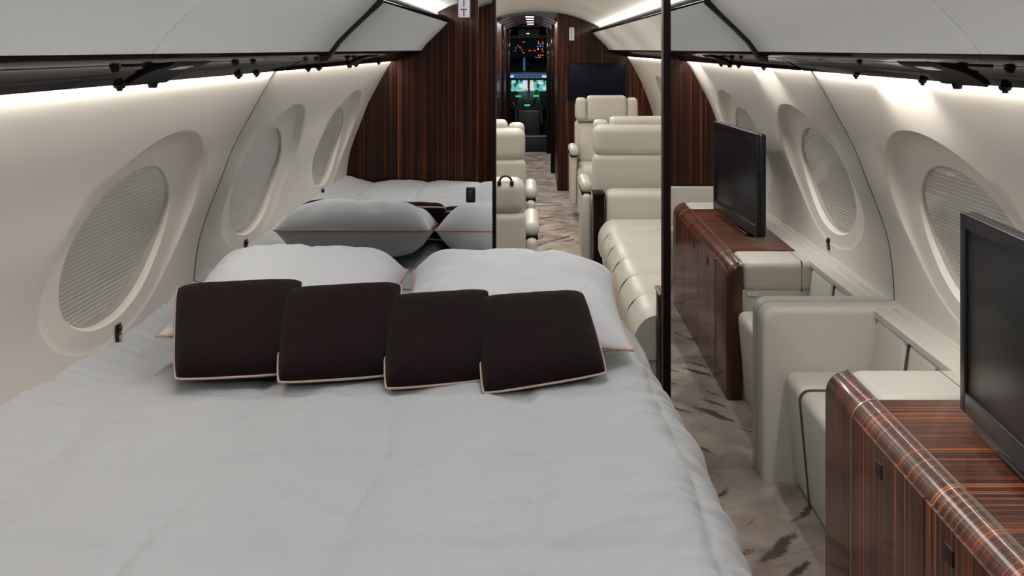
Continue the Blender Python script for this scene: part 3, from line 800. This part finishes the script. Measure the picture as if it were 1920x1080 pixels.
# side table between divan and chair, small console behind the door frame
st = thing('side_table', (.345, 5.70, 0), 'narrow dark glossy side cabinet between the divan end and the chair', 'side table')
link('body', box(.320, .375, 5.60, 5.755, 0, .535, .004), trimm, st); link('top', box(.316, .379, 5.59, 5.76, .535, .548, .003), trimm, st)
cs = thing('side_console', (.47, 3.43, 0), 'small glossy wooden console just behind the mirror edge by the divan', 'side table')
link('body', box(.404, .54, 3.38, 3.50, 0, .52, .004), trimm, cs); link('top', box(.400, .545, 3.375, 3.505, .52, .53, .003), wood_cab, cs)
# wall television on the forward bulkhead
t_ = thing('wall_television', (.58, 9.79, 1.0), 'flat dark television set in the far wooden wall', 'television')
link('frame', box(.318, .844, 9.775, 9.80, .838, 1.176, .004), trimm, t_)
scr2 = M('screen_dark_navy', (.006, .005, .014), .4, spec=.12); link('screen', box(.324, .838, 9.771, 9.777, .844, 1.170, .001), scr2, t_)
for y, z in ((10.15, 1.628), (11.0, 1.628), (12.0, 1.628), (13.1, 1.628)):
    o = thing('ceiling_light', (-.03, y, z), 'bright ceiling light panel in the passage to the cockpit', 'ceiling light', 'ceiling lights in the cockpit passage')
    link('diffuser', box(-.075, .005, y - .14, y + .14, z - .012, z - .004, .002), lampm, o); link('frame', box(-.085, .015, y - .15, y + .15, z - .009, z, .002), trimm, o)

# ------------------------------------------------------------------ cockpit
for nm, b in (('wall_left', (-.80, -.76, 13.5, 15.6, 0, 1.62)), ('wall_right', (.66, .70, 13.5, 15.6, 0, 1.62)), ('wall_front', (-.8, .7, 15.55, 15.6, 0, 1.62)),
              ('ceiling', (-.8, .7, 13.5, 15.6, 1.60, 1.64)), ('floor', (-.8, .7, 13.5, 15.6, -.05, 0)),
              ('wall_front', (-.8, -.335, 13.5, 13.54, 0, 1.62)), ('wall_front', (.222, .7, 13.5, 13.54, 0, 1.62))):
    tag(link(nm, box(*b), dark_blk), kind='structure')
st = thing('cockpit_step', (-.05, 13.6, 0), 'dark navy step at the cockpit threshold with a thin metal strip', 'step')
link('riser', box(-.33, .22, 13.56, 13.70, 0, .18, .004), navy, st); link('nosing', box(-.30, .20, 13.54, 13.72, .18, .20, .003), M('step_metal', (.16, .17, .18), .4, metal=.6), st)
ip = thing('instrument_panel', (-.06, 15.0, .5), 'cockpit instrument panel with four lit map displays', 'instrument panel')
link('panel', box(-.62, .50, 14.95, 15.05, .45, .90, .01), dark_blk, ip)
for x0, x1 in ((-.575, -.335), (-.315, -.075), (-.055, .185), (.205, .445)):
    d_ = link('display', box(x0, x1, 14.935, 14.952, .71, .878, .002), blackm, ip)
    sub('map', box(x0 + .006, x1 - .006, 14.930, 14.936, .716, .872), mapm, d_, ip)
sub('map', box(-.150, -.082, 14.926, 14.931, .735, .868), g_lil, ip.children[2], ip)
sub('map', box(-.048, .00, 14.926, 14.931, .735, .868), g_lil, ip.children[3], ip)
sub('map', box(-.048, -.020, 14.924, 14.927, .825, .870), g_yel, ip.children[3], ip)
gsd = link('glareshield', box(-.62, .50, 14.80, 15.0, .885, 1.0, .012), navy, ip)
sub('control_strip', box(-.48, .36, 14.79, 14.802, .905, .965), g_lb, gsd, ip)
for x in (-.31, .16): sub('readout', box(x - .045, x + .04, 14.782, 14.79, .925, .955), g_bl, gsd, ip)
for x in (-.31, .16): sub('readout', box(x - .035, x + .03, 14.780, 14.783, .918, .932), g_wh, gsd, ip)
for i in range(9): sub('knob', cyl((-.24 + i * .043, 14.79, .935), .011, -.02, 'y', 10), dark_blk, gsd, ip)
pd = thing('cockpit_pedestal', (-.06, 14.5, 0), 'dark cockpit centre pedestal with green lit readouts', 'control pedestal')
b_ = link('body', box(-.22, .10, 14.15, 14.93, .0, .50, .03, fn=lambda x, y, z: (x, y, z + (.22 * (y - 14.15) / .78 if z > .2 else 0))), dark_blk, pd)
for x, y, z, ww, m_ in ((-.24, 14.4, .66, .075, g_gr), (.0, 14.4, .665, .075, g_gr), (-.12, 14.3, .545, .075, g_gr), (-.02, 14.42, .735, .03, g_gr), (-.14, 14.42, .755, .07, g_yel)):
    link('readout', box(x, x + ww, y, y + .01, z, z + .020), m_, pd)
for x in (-.20, .09):
    link('throttle_lever', tube([(x * .5 - .03, 14.45, .50), (x * .5 - .03, 14.38, .64)], .012), silver if x < 0 else dark_blk, pd)
    link('yoke', tube([(x * 1.15, 14.2, .30), (x * 1.2, 14.12, .55), (x * 1.2 - .03, 14.10, .60)], .016), M('yoke_grey', (.05, .08, .10), .4), pd)
for x, lab in ((-.50, 'dark left pilot seat seen as a silhouette in the cockpit'), (.40, 'dark right pilot seat seen as a silhouette in the cockpit')):
    p_ = thing('pilot_seat', (x, 14.2, 0), lab, 'pilot seat', 'pilot seats')
    link('base', box(x - .12, x + .12, 14.1, 14.4, 0, .3, .02), dark_blk, p_); link('seat', box(x - .2, x + .2, 14.05, 14.5, .3, .42, .04), dark_blk, p_)
    link('backrest', box(x - .19, x + .19, 13.95, 14.07, .38, .92, .05, 4), dark_blk, p_); link('headrest', box(x - .09, x + .09, 13.95, 14.05, .93, 1.08, .03), dark_blk, p_)
op = thing('switch_console', (-.06, 14.3, 1.17), 'cockpit overhead switch panel dotted with amber, blue and red lights', 'switch panel')
opf = lambda x, t, o_=0: (x, 14.55 - .45 * t - .02 * o_, 1.19 + .27 * t - o_ * .01)
bm = box(-.34, .22, 0, 1, 0, 1); 
for v in bm.verts:
    q = opf(v.co.x, v.co.y, 0); v.co = Vector((q[0], q[1], q[2] + .03 * v.co.z))
link('mount', box(-.2, .08, 14.2, 14.5, 1.40, 1.60), dark_blk, op)
link('panel', bm, M('overhead_grey', (.012, .016, .022), .6), op)
dots = [(384, 1, 380, 'r'), (400, 1, 378, 'b')]
rng = random.Random(3)
lights = []
for px, py, cc in [(980, 79, 'r'), (983, 79, 'b'), (1010, 79, 'o'), (1018, 79, 'o'), (1010, 82, 'o'), (1018, 82, 'o'), (1014, 84, 'b'), (1008, 87, 'b'), (1013, 87, 'b'), (1018, 87, 'b'),
    (971, 86, 'r'), (974, 88, 'r'), (967, 90, 'b'), (965, 95, 'r'), (976, 90, 'b'), (978, 94, 'r'), (981, 99, 'o'), (992, 95, 'r'), (995, 95, 'r'), (1001, 95, 'r'), (1004, 95, 'r'), (1009, 92, 'w'),
    (1017, 92, 'o'), (1018, 96, 'o'), (1037, 104, 'o'), (1037, 107, 'b'), (1005, 108, 'b'), (1010, 104, 'o'), (1014, 104, 'o'), (1018, 104, 'o'), (1010, 108, 'o'), (1013, 108, 'o')]:
    d0 = 14.08; x = (px - VX) * d0 / F; z = CAMZ - (py - VY) * d0 / F; y = 14.55 - .45 * (z - 1.19) / .27 - .008
    link('indicator_light', box(x - .008, x + .008, y - .006, y, z - .006, z + .006), {'r': g_rd, 'o': g_or, 'b': g_bl, 'w': g_wh}[cc], op)
link('dome_light', cyl((-.07, 13.75, 1.505), .018, .01, seg=14), g_wh, op)
o_ = ip
link('windshield_post', box(-.145, -.115, 15.15, 15.2, 1.0, 1.2, .003), g_lb, o_); link('compass', box(-.115, -.05, 15.1, 15.16, 1.075, 1.11, .006), navy, o_)

# ------------------------------------------------------------------ to metres
for o in list(C.objects):
    if '_w' in o: del o['_w']
    if o.parent is None and o.type in ('MESH', 'EMPTY'):
        o.location = o.location * S; o.scale = (S, S, S)
